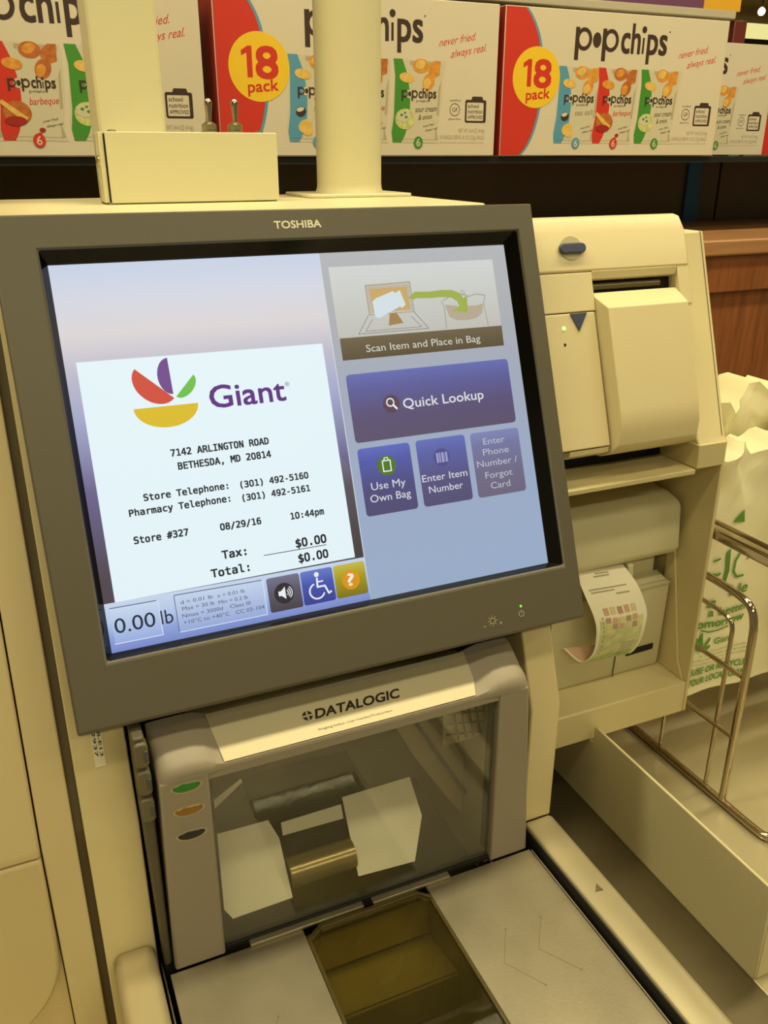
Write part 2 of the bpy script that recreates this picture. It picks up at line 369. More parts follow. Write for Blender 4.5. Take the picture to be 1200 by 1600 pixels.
# far store
sg = thing('lit_sign', 'distant bright sign board in a dark frame, top right corner', 'sign', (6330,6000,FLOORZ))
part('sign_panel', G().box(6180,6560,5990,6010,1185,1300), mat('lit_sign_face', (240,230,160), .4, emit=(238,228,150), es=1), sg)
part('frame', G().box(6170,6570,5985,6012,1130,1182), blackm, sg); part('post', G().box(6330,6370,5992,6008,FLOORZ,1130), blackm, sg)
lampo = thing('pendant_lamp', 'small glowing round pendant lamp far off, top right corner', 'lamp', (6341,6000,1340))
gg = G(); gg.lathe([(1,-32),(15,-29),(26,-18),(31,-4),(29,10),(21,23),(9,31),(5,34)], 6341,6000,1393,24)
part('globe', gg, mat('lit_globe', (255,240,200), .3, emit=(255,238,190), es=4), lampo, smooth=True)
part('cord', G().tube([(6341,6000,1443),(6341,6000,CEIL*1000)], 4, 8), blackm, lampo)

# ------------------------------------------------------------------ kiosk body
TK = math.radians(19.85); tK = math.tan(TK)
def ky(z, off=0):                                    # front face of the kiosk: upright below z=-110, leaning back above
    return (-20 if z < -110 else -20+(z+110)*tK)+off
kiosk = thing('checkout_kiosk', 'cream self checkout kiosk body carrying the screen and scanner', 'kiosk', (140,220,FLOORZ))
def prof(z0, z1, off=0, back=460):
    zs = [z for z in (z0, -110, z1) if z0 <= z <= z1]; zs = sorted(set(zs))
    return [(ky(z, off), z) for z in zs]+[(back, z1), (back, z0)]
DZ = -900
# upright strips of the front
part('left_door', G().prism(prof(-116,300,-.5,430), -420,-57), cream_dk, kiosk, bevel=1.5)
lowdoor = [(-420,-117),(-420,-600),(-150,-600),(-150,-300)]
lowdoor = [(-420,-117.3),(-420,-258),(-120,-258)]+[(-120+62*math.sin(math.radians(a)), -196-62*math.cos(math.radians(a))) for a in range(0,91,9)]+[(-57.3,-180),(-57,-117.3)]
part('left_lower_door', G().prism(lowdoor, -21, 30, 'y'), cream_dk, kiosk, bevel=2)
part('left_frame', G().prism(prof(DZ,300,1.0,440), -56,-36.6), cream_dk, kiosk, bevel=1)
part('left_frame_back', G().prism([(-14,DZ),(-14,-119),(420,-119),(420,DZ)], -420,-57), cream_dk, kiosk)
part('groove', G().prism(prof(DZ,232,7,300), -36.5,-31.2), groove, kiosk, label='dark olive seam strip')
part('front_strip', G().prism(prof(DZ,228,0,100), -31,1), cream, kiosk, bevel=1.2)
part('front_strip', G().prism(prof(-215,215,0,440), 286,311), cream, kiosk, bevel=1.2)
part('upper_body', G().prism([(ky(-40,32),-40),(ky(226,32),226),(440,226),(440,-40)], -30,311).box(310.9,372,232,440,-40,226), cream, kiosk)
part('bay_back', G().box(1.2,285.8,105,112,-300,-41), blackm, kiosk)
part('bay_roof', G().box(1.2,285.8,30,104.8,-48,-41), blackm, kiosk)
part('top_panel', G().prism([(-420,ky(232,-6)),(311.5,ky(232,-6)),(311.5,228),(372,228),(372,462),(-420,462)], 226.2,232,'z'), cream_top, kiosk, bevel=2)
part('top_back', G().prism([(300,300),(462,300),(462,233),(300,233)], -419,-120), cream_top, kiosk)
part('lower_cabinet', G().box(-420,311,-560,460,FLOORZ,-330), cream_dk, kiosk, bevel=4)
part('raised_side_strip', G().prism(rr(-27,-330,-.3,-209,7), -560, -20.5, 'y'), tan_steel, kiosk, bevel=3, seg=3, label='tan rounded side strip left of the scanner plate')
g = G().prism([(286.5,-330),(286.5,-216),(289,-214.5),(309,-214.5),(312.5,-217),(312.5,-330)], -560, -20.5, 'y')
part('raised_side_strip', g, mat('bright_steel', (186,175,142), .4, .5, noise=.12, nscale=12), kiosk, bevel=1.2, label='steel side strip right of the scanner plate')
part('painted_shade_flank', G().box(285.6,286.4,-560,-21,-296,-217), blackm, kiosk)  # black sheet standing in for the shade on the strip's side
part('slot_floor', G().box(-.2,286.4,-560,104,-300,-296), blackm, kiosk)
part('gap_rail', G().box(2.2,3.0,-560,-22,-296,-229), steel, kiosk); part('gap_rail', G().box(282.7,283.5,-560,-38,-296,-225.4), MATS['bright_steel'], kiosk)
# small printed chip of tape on the strip and sticker
part('tape_scrap', G().prism([(296,-100),(301,-94),(302,-101)], -214.4,-214.1,'z'), groove, kiosk)
st = part('serial_sticker', G().add([(x, ky(z,-.5+o), z) for o in (0,.4) for x, z in ((-18.6,-72),(-12.4,-72),(-12.4,-10),(-18.6,-10))], [(0,1,2,3),(4,5,6,7),(0,1,5,4),(1,2,6,5),(2,3,7,6),(3,0,4,7)]), mat('sticker_white', (232,226,196), .5), kiosk)
v, f = tmesh('SN  DL42937', SANS, .01); g = G(); a = max(p[0] for p in v); g.add([(-17.9+p[1]*2.6, ky(-24-p[0]/a*42,-.62), -24-p[0]/a*42) for p in v], f)
v, f = tmesh('TYPE  4888-E13', SANS, .01); a = max(p[0] for p in v); g.add([(-14.9+p[1]*2.6, ky(-24-p[0]/a*42,-.62), -24-p[0]/a*42) for p in v], f)
part('sticker_lettering', g, blackm, st)

# ------------------------------------------------------------------ touch screen monitor (local frame: x right, y up the glass, z out)
TS = .374136
mon = thing('touch_screen_monitor', 'wide grey-brown framed touch screen showing a store receipt page', 'monitor', (0,0,0), None, (math.pi/2-TS, 0, 0))
P = lambda n, g, m, par=mon, **k: part(n, g, m, par, world=False, **k)
OUT = [(-26,-42),(323,-43),(325.5,254),(-29,255)]
IN = [(-3.6,-3),(312,-2.5),(312,235.5),(-4,235)]
DISP = [(0,0),(304,0),(304,228.3),(0,228.3)]
g = G(); V = [(x,y,8.5) for x,y in OUT]+[(x,y,8.5) for x,y in IN]+[(x,y,-14) for x,y in OUT]+[(x,y,2) for x,y in IN]
F_ = []
for i in range(4):
    j = (i+1) % 4; F_ += [(i,j,4+j,4+i),(i,8+i,8+j,j),(4+i,4+j,12+j,12+i),(8+i,12+i,12+j,8+j)]
g.add(V, F_); P('bezel', g, bezelm, bevel=1.6, seg=3)
g = G(); 
g.add([(x,y,6.2) for x,y in IN]+[(x,y,.35) for x,y in DISP]+[(x,y,-1.5) for x,y in IN]+[(x,y,-1.5) for x,y in DISP], [f for i in range(4) for j in [(i+1) % 4] for f in ((i,j,4+j,4+i),(8+i,12+i,12+j,8+j),(i,8+i,8+j,j),(4+i,4+j,12+j,12+i))])
P('black_surround', g, blackg)
P('rear_shell', G().prism([(5,-38),(282,-39),(282,240),(5,240)], -34,-14.2,'z'), bezelm, bevel=4)
g = G(); text(g, 'TOSHIBA', 135.9,166.8,242.2,4.5,8.6,bold=.03); P('maker_lettering', g, mat('silver_print', (226,220,196), .4))
g = G(); g.line([(248.3+2*math.cos(math.radians(a)), -30.3+2*math.sin(math.radians(a))) for a in range(0,360,30)], .45, 8.6, closed=True)
for a in range(0,360,45): g.line([(248.3+2.8*math.cos(math.radians(a)), -30.3+2.8*math.sin(math.radians(a))),(248.3+3.7*math.cos(math.radians(a)), -30.3+3.7*math.sin(math.radians(a)))], .35, 8.6)
g.line([(241,-33),(242.6,-33)], .4, 8.6); g.line([(253.7,-32.9),(255.3,-32.9)], .4, 8.6); g.line([(254.5,-33.7),(254.5,-32.1)], .4, 8.6)
g.line([(271.5+2*math.cos(math.radians(a)), -29.8+2*math.sin(math.radians(a))) for a in range(125,416,24)], .45, 8.6); g.line([(271.5,-29.5),(271.5,-27.2)], .4, 8.6)
P('control_marks', g, mat('pale_print', (190,182,150), .5))
P('power_light', G().ell(271.8,-24.6,.9,.9,8.6,k=12), mat('green_led_lit', (120,255,60), .3, emit=(120,235,50), es=1.5), label='small green power light')

E = lambda n, c: mat('display_'+n, c, .35, emit=c, spec=.25)  # display colours have the screen's washed-out look mixed in
scr = P('screen', G().prism([(.02,.02),(165.3,.02),(165.3,228),(.02,228)], -1, 0, 'z'), glow('display_left', [(0,(74,64,74)),(.2,(78,68,78)),(.42,(104,98,140)),(.6,(160,164,200)),(.72,(186,184,202)),(.82,(216,211,212)),(.92,(208,212,226)),(1,(196,208,228))]))
S_ = lambda n, g, m, **k: part(n, g, m, scr, world=False, **k)
S_('right_pane', G().prism([(165.5,.02),(303.9,.02),(303.9,228),(165.5,228)], -1, .02, 'z'), glow('display_right', [(0,(150,170,198)),(.3,(152,168,196)),(.62,(160,168,184)),(.85,(172,174,178)),(1,(178,180,184))]))
S_('divider', G().line([(165.4,4),(165.4,227.5)], .5, .05), E('divider', (205,212,222)))
S_('receipt_page', G().flat([(6.5,29.3),(159,29.6),(158.6,170),(6.7,171.3)], .05), E('receipt', (224,240,246)))
g = G(); S_('side_strip', G().flat([(159.2,29.6),(165,29.6),(165,88),(159.2,96)], .05), glow('display_edge', [(0,(66,58,56)),(.7,(84,78,88)),(1,(112,110,134))]))  # dark grey-brown band of the display beside the receipt page
# produce bowl emblem
def dome(p0, p1, bulge, k=18):
    a, b = Vector(p0), Vector(p1); d = b-a; n = Vector((d.y,-d.x)).normalized(); out = []
    for i in range(k+1):
        t = i/k; s = math.sin(math.pi*t); out.append(tuple(a+d*(.5-.5*math.cos(math.pi*t))+n*bulge*s))
    return out
S_('red_leaf', G().flat(dome((38.8,164.5),(59.5,145),11), .2), E('red', (204,78,62)))
S_('purple_leaf', G().flat(dome((58.9,169.5),(59.3,147.5),7.6), .2), E('purple', (112,72,140)))
S_('green_leaf', G().flat(dome((73,158),(60.8,145.8),-5.4), .2), E('green', (108,188,76)))
S_('yellow_bowl', G().flat(dome((34.6,140.8),(73.2,140.6),12.8), .2), E('yellow', (214,184,44)))
g = G(); text(g, 'Giant', 80.8,129,136.4,13.4,.2,bold=.018)
text(g, '®', 129.6,132.6,145,2.6,.2); S_('store_name', g, E('name_purple', (92,46,128)))
g = G(); mt = dict(fnt=MONO, bold=.03)
text(g, '7142 ARLINGTON ROAD', 52.2,113.3,110.2,4.1,.2,**mt); text(g, 'BETHESDA, MD 20814', 55.3,113.5,101.8,4.1,.2,**mt)
text(g, 'Store Telephone:', 32.3,83.4,86,3.9,.2,**mt); text(g, '(301) 492-5160', 91.4,135.7,85.3,3.9,.2,**mt)
text(g, 'Pharmacy Telephone:', 22.6,83.4,78,3.9,.2,**mt); text(g, '(301) 492-5161', 91.4,135.6,77,3.9,.2,**mt)
text(g, 'Store #327', 22.8,55,61.5,4.1,.2,**mt); text(g, '08/29/16', 74.8,100.6,61.2,4,.2,**mt); text(g, '10:44pm', 120.3,142.4,60.8,4,.2,**mt)
text(g, 'Tax:', 73.2,88.2,43.6,4.8,.2,**mt); text(g, '$0.00', 120.9,141.2,42.6,5.2,.2,**mt)
text(g, 'Total:', 64.8,88.6,33.4,4.8,.2,**mt); text(g, '$0.00', 121.2,141,32.8,5.2,.2,**mt); g.line([(99.2,41.2),(140.8,41)], .45, .2)
S_('receipt_lettering', g, E('black', (34,38,44)))
# weight bar
S_('weight_bar', G().flat([(.1,.1),(165.3,.1),(165.3,28.5),(.1,29.4)], .08), glow('display_bar', [(0,(118,136,200)),(.3,(140,160,216)),(.6,(176,196,230)),(1,(196,212,234))]))
fr = E('frame_light', (208,222,242)); frd = E('frame_dark', (78,86,112))
S_('weight_box', G().rrect(2.9,5,30.6,26.2,.6,.2), glow('display_box', [(0,(150,172,222)),(1,(198,214,236))]))
S_('spec_box', G().rrect(40.6,4.4,95.6,26.6,.6,.2), glow('display_box2', [(0,(148,168,214)),(1,(194,210,234))]))
g = G(); g.line([(2.9,26.3),(29.8,26)], .5, .34); g.line([(40.6,27),(94.9,26.2)], .5, .34); g.line([(40.5,5),(40.5,26.6)], .4, .34); S_('box_edge', g, frd)
g = G(); g.line([(2.7,5),(30.8,4.9),(30.8,25.6)], .5, .34); g.line([(41,4.3),(95.7,4.2),(95.7,26)], .5, .34); S_('box_edge', g, fr)
g = G(); text(g, '0.00', 4,27.6,11,8.6,.36,res=5); text(g, 'lb', 31,38.2,11,8.4,.36); S_('weight_lettering', g, E('slate', (38,42,58)))
g = G()
for s, a, b, y in (('d = 0.01 lb',43.8,63.5,20.8),('e = 0.01 lb',66.5,83.6,20.6),('Max = 30 lb',44.2,64,16.8),('Min = 0.2 lb',66.5,85,16.4),('Nmax = 3000d',43.6,68.5,12.5),('Class III',73,86,12.5),('+10°C to +40°C',43.9,72,8.4),('CC 03-104',76,94.4,8.3)):
    text(g, s, a, b, y, 2.3, .36, res=2)
S_('spec_lettering', g, E('spec', (74,80,104)))
sb = S_('sound_button', G().rrect(98,4.5,119.6,26.4,1.6,.2), glow('display_sound', [(0,(66,60,70)),(.6,(92,86,104)),(1,(112,112,138))]))
g = G(); g.ell(108.3,15.4,6.4,6.6,.35,k=32); S_('sound_disc', g, E('disc_dark', (52,46,50)))
g = G(); g.flat([(104.6,14),(106.4,14),(109.2,11.6),(109.2,19.4),(106.4,17),(104.6,17)], .5)
for r in (1.8,3.1,4.4): g.line([(109.2+r*math.cos(math.radians(a)), 15.5+r*math.sin(math.radians(a))) for a in range(-50,51,20)], .55, .5)
S_('speaker_symbol', g, E('white', (232,236,240)))
S_('wheelchair_button', G().rrect(120.4,4.7,142,26.4,1.6,.2), glow('display_wheel', [(0,(54,60,140)),(.6,(66,84,172)),(1,(100,120,200))]))
g = G(); g.ell(131,23.2,1.6,1.6,.5,k=16); g.line([(131,20.8),(130.6,15.2),(135.6,15.2),(137.6,10),(139.4,10.8)], 1.15, .5); g.line([(131,18.4),(134.6,18.4)], .9, .5)
g.line([(130+5*math.cos(math.radians(a)), 12.6+4.9*math.sin(math.radians(a))) for a in range(110,345,15)], 1, .5); S_('wheelchair_symbol', g, MATS['display_white'])
S_('help_button', G().rrect(142.8,4.9,164.6,26.4,1.6,.2), glow('display_help', [(0,(122,112,20)),(.6,(166,152,24)),(1,(196,184,70))]))
S_('help_disc', G().ell(153.8,15.6,6.2,6.4,.35,k=32), E('orange', (214,146,34)))
g = G(); text(g, '?', 151.6,156,12,7.6,.5,bold=.02); S_('help_mark', g, E('warm_white', (238,232,214)))
# picture of scan and bag
S_('picture', G().flat([(170.5,172),(292.9,171.7),(292.9,218.2),(170.5,218.7)], .1), glow('display_picture', [(0,(188,188,180)),(.5,(198,200,194)),(1,(206,210,208))]))
S_('caption_bar', G().flat([(171,157.7),(292.7,157.7),(293,171.7),(171.1,172.2)], .12), glow('display_caption', [(0,(86,74,52)),(1,(108,94,70))]))
g = G(); text(g, 'Scan Item and Place in Bag', 188.4,274.4,161.8,4.7,.3); S_('caption_lettering', g, E('caption', (208,208,196)))
g = G(); g.line([(194.5,186),(194.4,205.3),(226.7,206),(226.9,186)], .9, .25); g.line([(194,186),(227,186)], .6, .25); S_('picture_frame', g, E('taupe', (168,156,140)))
S_('picture_monitor', G().flat([(195.4,187),(226,187),(226,205),(195.2,204.8)], .22), E('taupe2', (186,176,160)))
S_('picture_orange', G().flat([(197.4,188),(224.2,187.6),(224,203),(196.6,203)], .36), E('amber', (196,164,104)))
g = G(); g.line([(193.4,185.6),(184.8,174),(236.1,174),(227,185.8)], .35, .25); g.line([(196,183),(190,175.5),(231,175.5),(224.5,183)], .3, .25); S_('picture_outline', g, E('outline', (110,112,108)))
S_('picture_stand', G().flat([(207,178),(218,179),(214,186),(209,186)], .26), E('brown', (160,128,80)))
S_('picture_bottle', G().flat([(197.6,194.6),(200.5,196.6),(213.5,200.6),(215,199.2),(218.5,201),(221.4,191),(218.5,189),(217,190),(201,183.4),(198.2,184.4)], .5), E('pale_blue', (206,220,226)))
g = G(); g.line([(248.6,191.5),(250.2,187),(249.6,173)], .6, .25); g.line([(283,193.3),(281,188),(282.4,172.6)], .6, .25); g.line([(250,192),(256,194.6),(262,193.4),(266,195.6),(270,193.6),(276,195),(283,193.6)], .7, .25)
g.line([(265.8+1.6*math.cos(math.radians(a)), 196.4+1.6*math.sin(math.radians(a))) for a in range(0,360,40)], .5, .25, closed=True); S_('picture_bag_outline', g, E('bag_line', (160,158,146)))
S_('picture_bag', G().flat([(251,189),(253,180.6),(258,178),(266,177.4),(274,178.4),(279,181.6),(280.6,188),(275,187),(262,187.4)], .26), E('bag_tan', (178,166,142)))
S_('green_arrow', G().flat([(223.7,195.3),(229.5,199.2),(240,198.6),(250,199.2),(258,198.6),(263,196.4),(265.6,192.6),(268.8,194.6),(267.4,182.7),(255.8,184.6),(262,186.8),(260.4,191),(256,193.8),(248,194.4),(240,194.2),(230,194.8),(228,194)], .5), E('olive_green', (156,172,78)))
# buttons
bt = [(0,(84,74,104)),(.45,(84,78,124)),(.8,(88,92,160)),(1,(96,106,178))]
S_('lookup_button', G().rrect(171.2,103.2,293.8,148.2,2.6,.2), glow('display_lookup', [(0,(88,78,106)),(.4,(88,78,116)),(.75,(90,90,150)),(1,(98,106,176))]))
S_('button', G().rrect(171.4,54.3,209.2,99.2,2.4,.2), glow('display_b1', [(0,(78,72,112)),(.4,(76,74,124)),(.8,(80,88,166)),(1,(92,104,188))]))
S_('button', G().rrect(213.8,54.3,251.3,99.5,2.4,.2), glow('display_b2', [(0,(82,76,112)),(.4,(84,80,126)),(.8,(88,96,164)),(1,(98,110,184))]))
S_('button', G().rrect(255.7,54.2,294.4,99.3,2.4,.2), glow('display_b3', [(0,(106,98,122)),(.4,(110,104,134)),(.8,(114,116,160)),(1,(124,132,180))]))
g = G(); text(g, 'Quick Lookup', 209,270.6,122.2,6.3,.4,bold=.012); S_('button_lettering', g, E('button_text', (214,218,222))); g = G(); text(g, 'Use My', 177.5,202.4,71,4.9,.4); text(g, 'Own Bag', 175.6,205,63,4.9,.4); S_('button_lettering', g, MATS['display_button_text']); g = G()
text(g, 'Enter Item', 214.9,249.4,71,4.7,.4); text(g, 'Number', 218.8,244.8,63,4.7,.4); S_('button_lettering', g, E('button_text', (214,218,222)))
g = G()
for s, a, b, y in (('Enter',265.2,282.4,90.4),('Phone',263.9,284.5,83),('Number /',258,290.2,75.2),('Forgot',263.2,285,66.8),('Card',266.4,282,59.2)): text(g, s, a, b, y, 4.4, .4)
S_('button_lettering', g, E('button_text_washed', (184,188,198)))
S_('lookup_disc', G().ell(200.5,126.2,6,6,.35,k=32), E('plum', (92,68,84)))
g = G(); g.line([(199.8+2.6*math.cos(math.radians(a)), 127.2+2.6*math.sin(math.radians(a))) for a in range(0,360,30)], .8, .5, closed=True); g.line([(201.8,125.2),(204,122.6)], 1.3, .5); S_('magnifier_symbol', g, MATS['display_white'])
S_('bag_disc', G().ell(190.7,86,6.7,6.7,.35,k=32), E('disc_green', (82,118,40)))
g = G(); g.line([(187.9,82.2),(187.9,89.3),(193.5,89.3),(193.5,82.2)], .75, .5, closed=True); g.line([(189,89.3),(189.6,91.2),(191.8,91.2),(192.4,89.3)], .6, .5); S_('bag_symbol', g, MATS['display_white'])
S_('code_disc', G().ell(231.8,86,6.2,6.2,.35,k=32), E('disc_indigo', (84,80,136)))
g = G(); 
for i, wd in enumerate((.9,.4,.7,.3,.9,.5,.3,.8,.4)): x = 227.8+i*1.0; g.flat([(x,82.6),(x+wd*.8,82.6),(x+wd*.8,89.4),(x,89.4)], .5)
S_('barcode_symbol', g, E('code', (170,174,214)))

# ------------------------------------------------------------------ scanner scale
scan = thing('scanner_scale', 'grey counter scanner with upright glass tower and steel weighing plate', 'scanner', (145,0,-300))
g = G()
for xa, xb, xc in ((43.5,10,13.5),(247.5,279.5,271)):
    g = G(); vs = [(xa,-36,-225),(xb,-36,-225),(xb,4,-225),(xa,4,-225),(xa,-36,-74),(xc,-36,-74),(xc,4,-74),(xa,4,-74)]
    g.add(vs, [(3,2,1,0),(4,5,6,7),(0,1,5,4),(1,2,6,5),(2,3,7,6),(3,0,4,7)])
    part('tower_leg', g, tower, scan, bevel=1.6, seg=3)
g = G(); xs = [13.4,14.2,16.5,21,28,36,43.5,47,50.5,54,58,80,140,200,227,231,236,241,247.5,255,262,267,270,271.2]
def sm(t): t = max(0, min(1, t)); return t*t*(3-2*t)
rows = []
for x in xs:
    m = sm((x-38)/18)*sm((252-x)/24)              # 1 in the middle, 0 over the legs
    e = 1-min(1, min(x-13.4, 271.2-x)/13); e = 1-math.sqrt(max(0, 1-e*e))   # round the outer corners in plan and height
    yf = -36.3+1.6*m+9*e; dz = -8*m-5*e
    rows.append([(x,yf-7*e,-75),(x,yf-6*e,-72-2.2*m-e),(x,yf-3*e+.6,-66.5-5.6*m-3*e),(x,yf+3.2,-64-7.8*m-3*e),(x,yf+8,-61.6-7.6*m-3*e),(x,-18+4*e,-57.6-6.6*m-2*e),(x,-6,-53.4-4.8*m-1*e),(x,0,-53-4.8*m-e),(x,0,-76),(x,-24,-75)])
n = 10; vs = [p for r in rows for p in r]; fs = [tuple(range(n)), tuple((len(rows)-1)*n+k for k in range(n))[::-1]]
for i in range(len(rows)-1):
    for k in range(n): fs.append((i*n+k, i*n+(k+1) % n, (i+1)*n+(k+1) % n, (i+1)*n+k))
g.add(vs, fs)
g.box(43,248,-34.6,-26,-80,-74)
part('tower_shell', g, tower, scan, smooth=True)
part('bottom_sill', G().box(43,248,-33.5,-28,-225,-221), blackm, scan, bevel=.4)
# inner bevel of the opening
g = G(); g.prism([(43.6,-220.9),(46,-217),(46,-81),(43.6,-78)], -30,-24,'y'); g.prism([(247.4,-220.9),(245,-217),(245,-81),(247.4,-78)], -30,-24,'y'); part('window_gasket', g, blackm, scan)
part('tower_window', G().box(43.6,247.4,-31.5,-30.3,-220.9,-77.2), glassy('dusty_scanner_glass', (.98,.98,.96), (190,182,152), .07), scan, label='dusty scratched upright glass')
goldd = mat('dark_bronze', (92,80,44), .25, .4, noise=.2, nscale=12)
cav = mat('cavity_grey', (140,130,98), .5)
g = G(); g.box(44,247,96,100,-290,-60); g.box(40,43.9,-27,96,-290,-80); g.box(247.1,251,-27,96,-290,-80); part('cavity_walls', g, cav, scan)
part('cavity_floor', G().box(44,247,-24,95,-250,-246), mat('cavity_dark', (44,40,26), .3), scan)
pale = mat('painted_mirror_reflection', (252,246,216), .35, noise=.06, nscale=20)  # pale colour stands in for what the mirrors reflect
def facet(pts, off=0):
    d = Vector((0,.707,-.707)); n = len(pts); A_ = [Vector(p)-d*off for p in pts]; B_ = [p+d*1.5 for p in A_]
    return G().add(A_+B_, [tuple(range(n)), tuple(range(n,2*n))[::-1]]+[(i,(i+1) % n,n+(i+1) % n,n+i) for i in range(n)])
part('mirror', facet([(54,28.5,-181.5),(94,27.9,-182.1),(98.9,17.6,-192.4),(98.4,-11.6,-221.6),(54.5,-12.1,-222.1),(47.9,-4.4,-214.4)]), pale, scan, label='left mirror facet with its bright reflection painted on')
part('mirror', facet([(152.6,28.4,-181.6),(209.6,28.6,-181.4),(210.4,7.2,-202.8),(194.6,-13.8,-223.8),(149.3,-12,-222)]), pale, scan, label='right mirror facet with its bright reflection painted on')
part('mirror', facet([(102.9,24.9,-185.1),(150.4,25.1,-184.9),(149.4,17.8,-192.2),(101.9,18.4,-191.6)]), pale, scan, label='small strip of painted reflection between the facets')
part('mirror', facet([(55.8,44.1,-165.9),(81.3,51.9,-158.1),(82,50,-160),(54.8,39.3,-170.7)]), pale, scan)
part('dark_hood', facet([(82.5,51.7,-158.3),(165.5,51.5,-158.5),(176.4,28.1,-181.9),(152.6,28.4,-181.6),(149.2,25.8,-184.2),(93.8,25.8,-184.2),(85.9,30.1,-179.9)], -1), mat('hood_dark', (48,44,32), .7, spec=.1), scan, label='dark facet above the strip')
g = G().tube([(100,2,-212),(150,2,-212)], 11, 20); part('lower_roller', g, mat('bronze_roller', (168,150,100), .25, .6), scan, smooth=True)
part('facet', G().prism([(176,-90),(206,-150),(246,-215),(246,-160),(205,-84),(192,-84)], 8,11,'y'), mat('facet_grey', (128,118,86), .35), scan)
part('facet', G().prism([(174,-86),(190,-84),(196,-110),(184,-101)], 5,7,'y'), pale, scan, bevel=.3)
part('facet_rib', G().tube([(188,4,-86),(246,4,-190)], 1.6, 8), blackm, scan)
g = G()
for k in range(5): g.tube([(219+k*6,-18,-80-k),(226+k*6,-18,-118)], .7, 6)
for k in range(4): g.tube([(216,-18,-84-k*9),(246,-18,-90-k*9)], .7, 6)
part('speaker_grille', g, blackm, scan)
part('grille_back', G().box(214,246.5,-16,-15,-122,-80), cav, scan)
for z, m, lb in ((-80.5,mat('green_lens', (50,150,30), .1, emit=(40,120,18), es=.45),'lit green lens'),(-98,mat('amber_lens', (150,110,40), .15, .3),'amber lens'),(-117,mat('dark_lens', (28,22,12), .1),'dark lens')):
    g = G(); n = 20; top = [(29.5+8.6*math.cos(math.radians(a)), z+1.2+4.0*math.sin(math.radians(a))*(1 if math.sin(math.radians(a)) < 0 else .55)) for a in range(0,360,18)]
    g.prism(top, -36.9,-34,'y'); L_ = part('indicator_light', g, m, scan, bevel=.8, label=lb)
    g = G(); rim = [(29.5+9.8*math.cos(math.radians(a)), z+.9+5.0*math.sin(math.radians(a))*(1 if math.sin(math.radians(a)) < 0 else .6)) for a in range(0,360,18)]; g.prism(rim, -36.3,-34,'y'); part('rim', g, mat('pale_rim', (176,164,138), .5), L_)
# brand plate on the sloping top
def bp(x, t, n=0):     # t mm up the slope from the front edge
    c, s = math.cos(.49), math.sin(.49); return (x, -33.2+t*c-n*s, -71.9+t*s+n*c)
g = G(); C4 = [bp(54,0,.2),bp(229,0,.2),bp(233,12,.2),bp(235,34,.2),bp(50,34,.2)]; C5 = [bp(54,0,.9),bp(229,0,.9),bp(233,12,.9),bp(235,34,.9),bp(50,34,.9)]
g.add(C4+C5, [(0,1,2,3,4),(5,6,7,8,9)]+[(i,(i+1) % 5,5+(i+1) % 5,5+i) for i in range(5)]); plate = part('brand_plate', g, mat('satin_aluminium', (190,180,150), .5, .35), scan)
g2 = G(); text(g2, 'DATALOGIC', 117,178,12.5,6.2,0,bold=.035,shear=.25); g2.ell(112.5,15.8,3.4,3.4,0,0.01,k=20)
text(g2, 'Weighing Surface - Lean Oversized Produce Here', 116,168,4,1.5,0,res=1)
g = G(); g.add([bp(x, y, 1.05) for x, y, z in g2.v], g2.f); part('brand_lettering', g, mat('dark_olive_ink', (52,44,24), .5), plate)
g = G(); g.add([bp(x, y, 1.15) for x, y in ((111.9,12.6),(113.1,12.6),(113.1,19),(111.9,19))]+[bp(x, y, 1.15) for x, y in ((109.3,15.2),(115.7,15.2),(115.7,16.4),(109.3,16.4))], [(0,1,2,3),(4,5,6,7)]); part('emblem_cross', g, MATS['satin_aluminium'], plate)
# weighing plate
Z0, Z1 = -228, -225
g = G(); g.prism([(6,-560),(6,-37),(97,-37),(97,-560)], Z0,Z1,'z'); g.prism([(192,-560),(192,-37),(281.6,-37),(281.6,-560)], Z0,Z1,'z')
g.prism([(97,-165),(192,-165),(192,-560),(97,-560)], Z0,Z1,'z')
part('weighing_plate', g, steel, scan, bevel=.3)
g = G(); g.box(60,143,-38,-33,-225,-222.6); g.box(150,212,-38.5,-33,-225,-222.4); part('sill_strip', g, steel, scan, bevel=.5)
part('window_frame', G().prism([(97.2,-46),(109,-38.2),(183,-38.2),(191.8,-46),(191.8,-49),(183,-41.5),(110,-41.5),(99.6,-49),(99.6,-164),(97.2,-164)], -229.5,-224.7,'z').box(189.6,191.8,-164,-49,-229.5,-224.7), goldd, scan, bevel=.3)
part('plate_window', G().prism([(99,-49),(110,-41),(183,-41),(190,-49),(190,-164.5),(99,-164.5)], -227.6,-226.6,'z'), glassy('amber_scanner_glass', (.90,.88,.68), (120,108,66), .05, .04), scan, label='amber horizontal scanner window')
gold = mat('gold_mirror', (134,120,74), .28, .6, noise=.12, nscale=10)
dkg = mat('dark_gold', (84,76,46), .35, .4)
g = G(); g.box(97.4,99,-164,-40,-295,-229.6); g.box(190.4,191.8,-164,-40,-295,-229.6); g.box(99,190.4,-41,-39.6,-295,-229.6); part('well_walls', g, dkg, scan)
part('well_mirror', G().prism([(-46,-262),(-92,-250),(-92,-252),(-46,-264)], 99.2,190.2), gold, scan)
part('well_mirror', G().prism([(-93,-250),(-98,-274),(-100,-274),(-95,-250)], 99.2,190.2), dkg, scan)
part('well_mirror', G().prism([(-100,-276),(-163,-256),(-163,-258),(-100,-278)], 99.2,190.2), mat('well_dark', (60,52,28), .2, .3), scan)
part('well_mirror', G().prism([(-42,-232),(-47,-258),(-49,-258),(-44,-232)], 99.2,190.2), gold, scan)
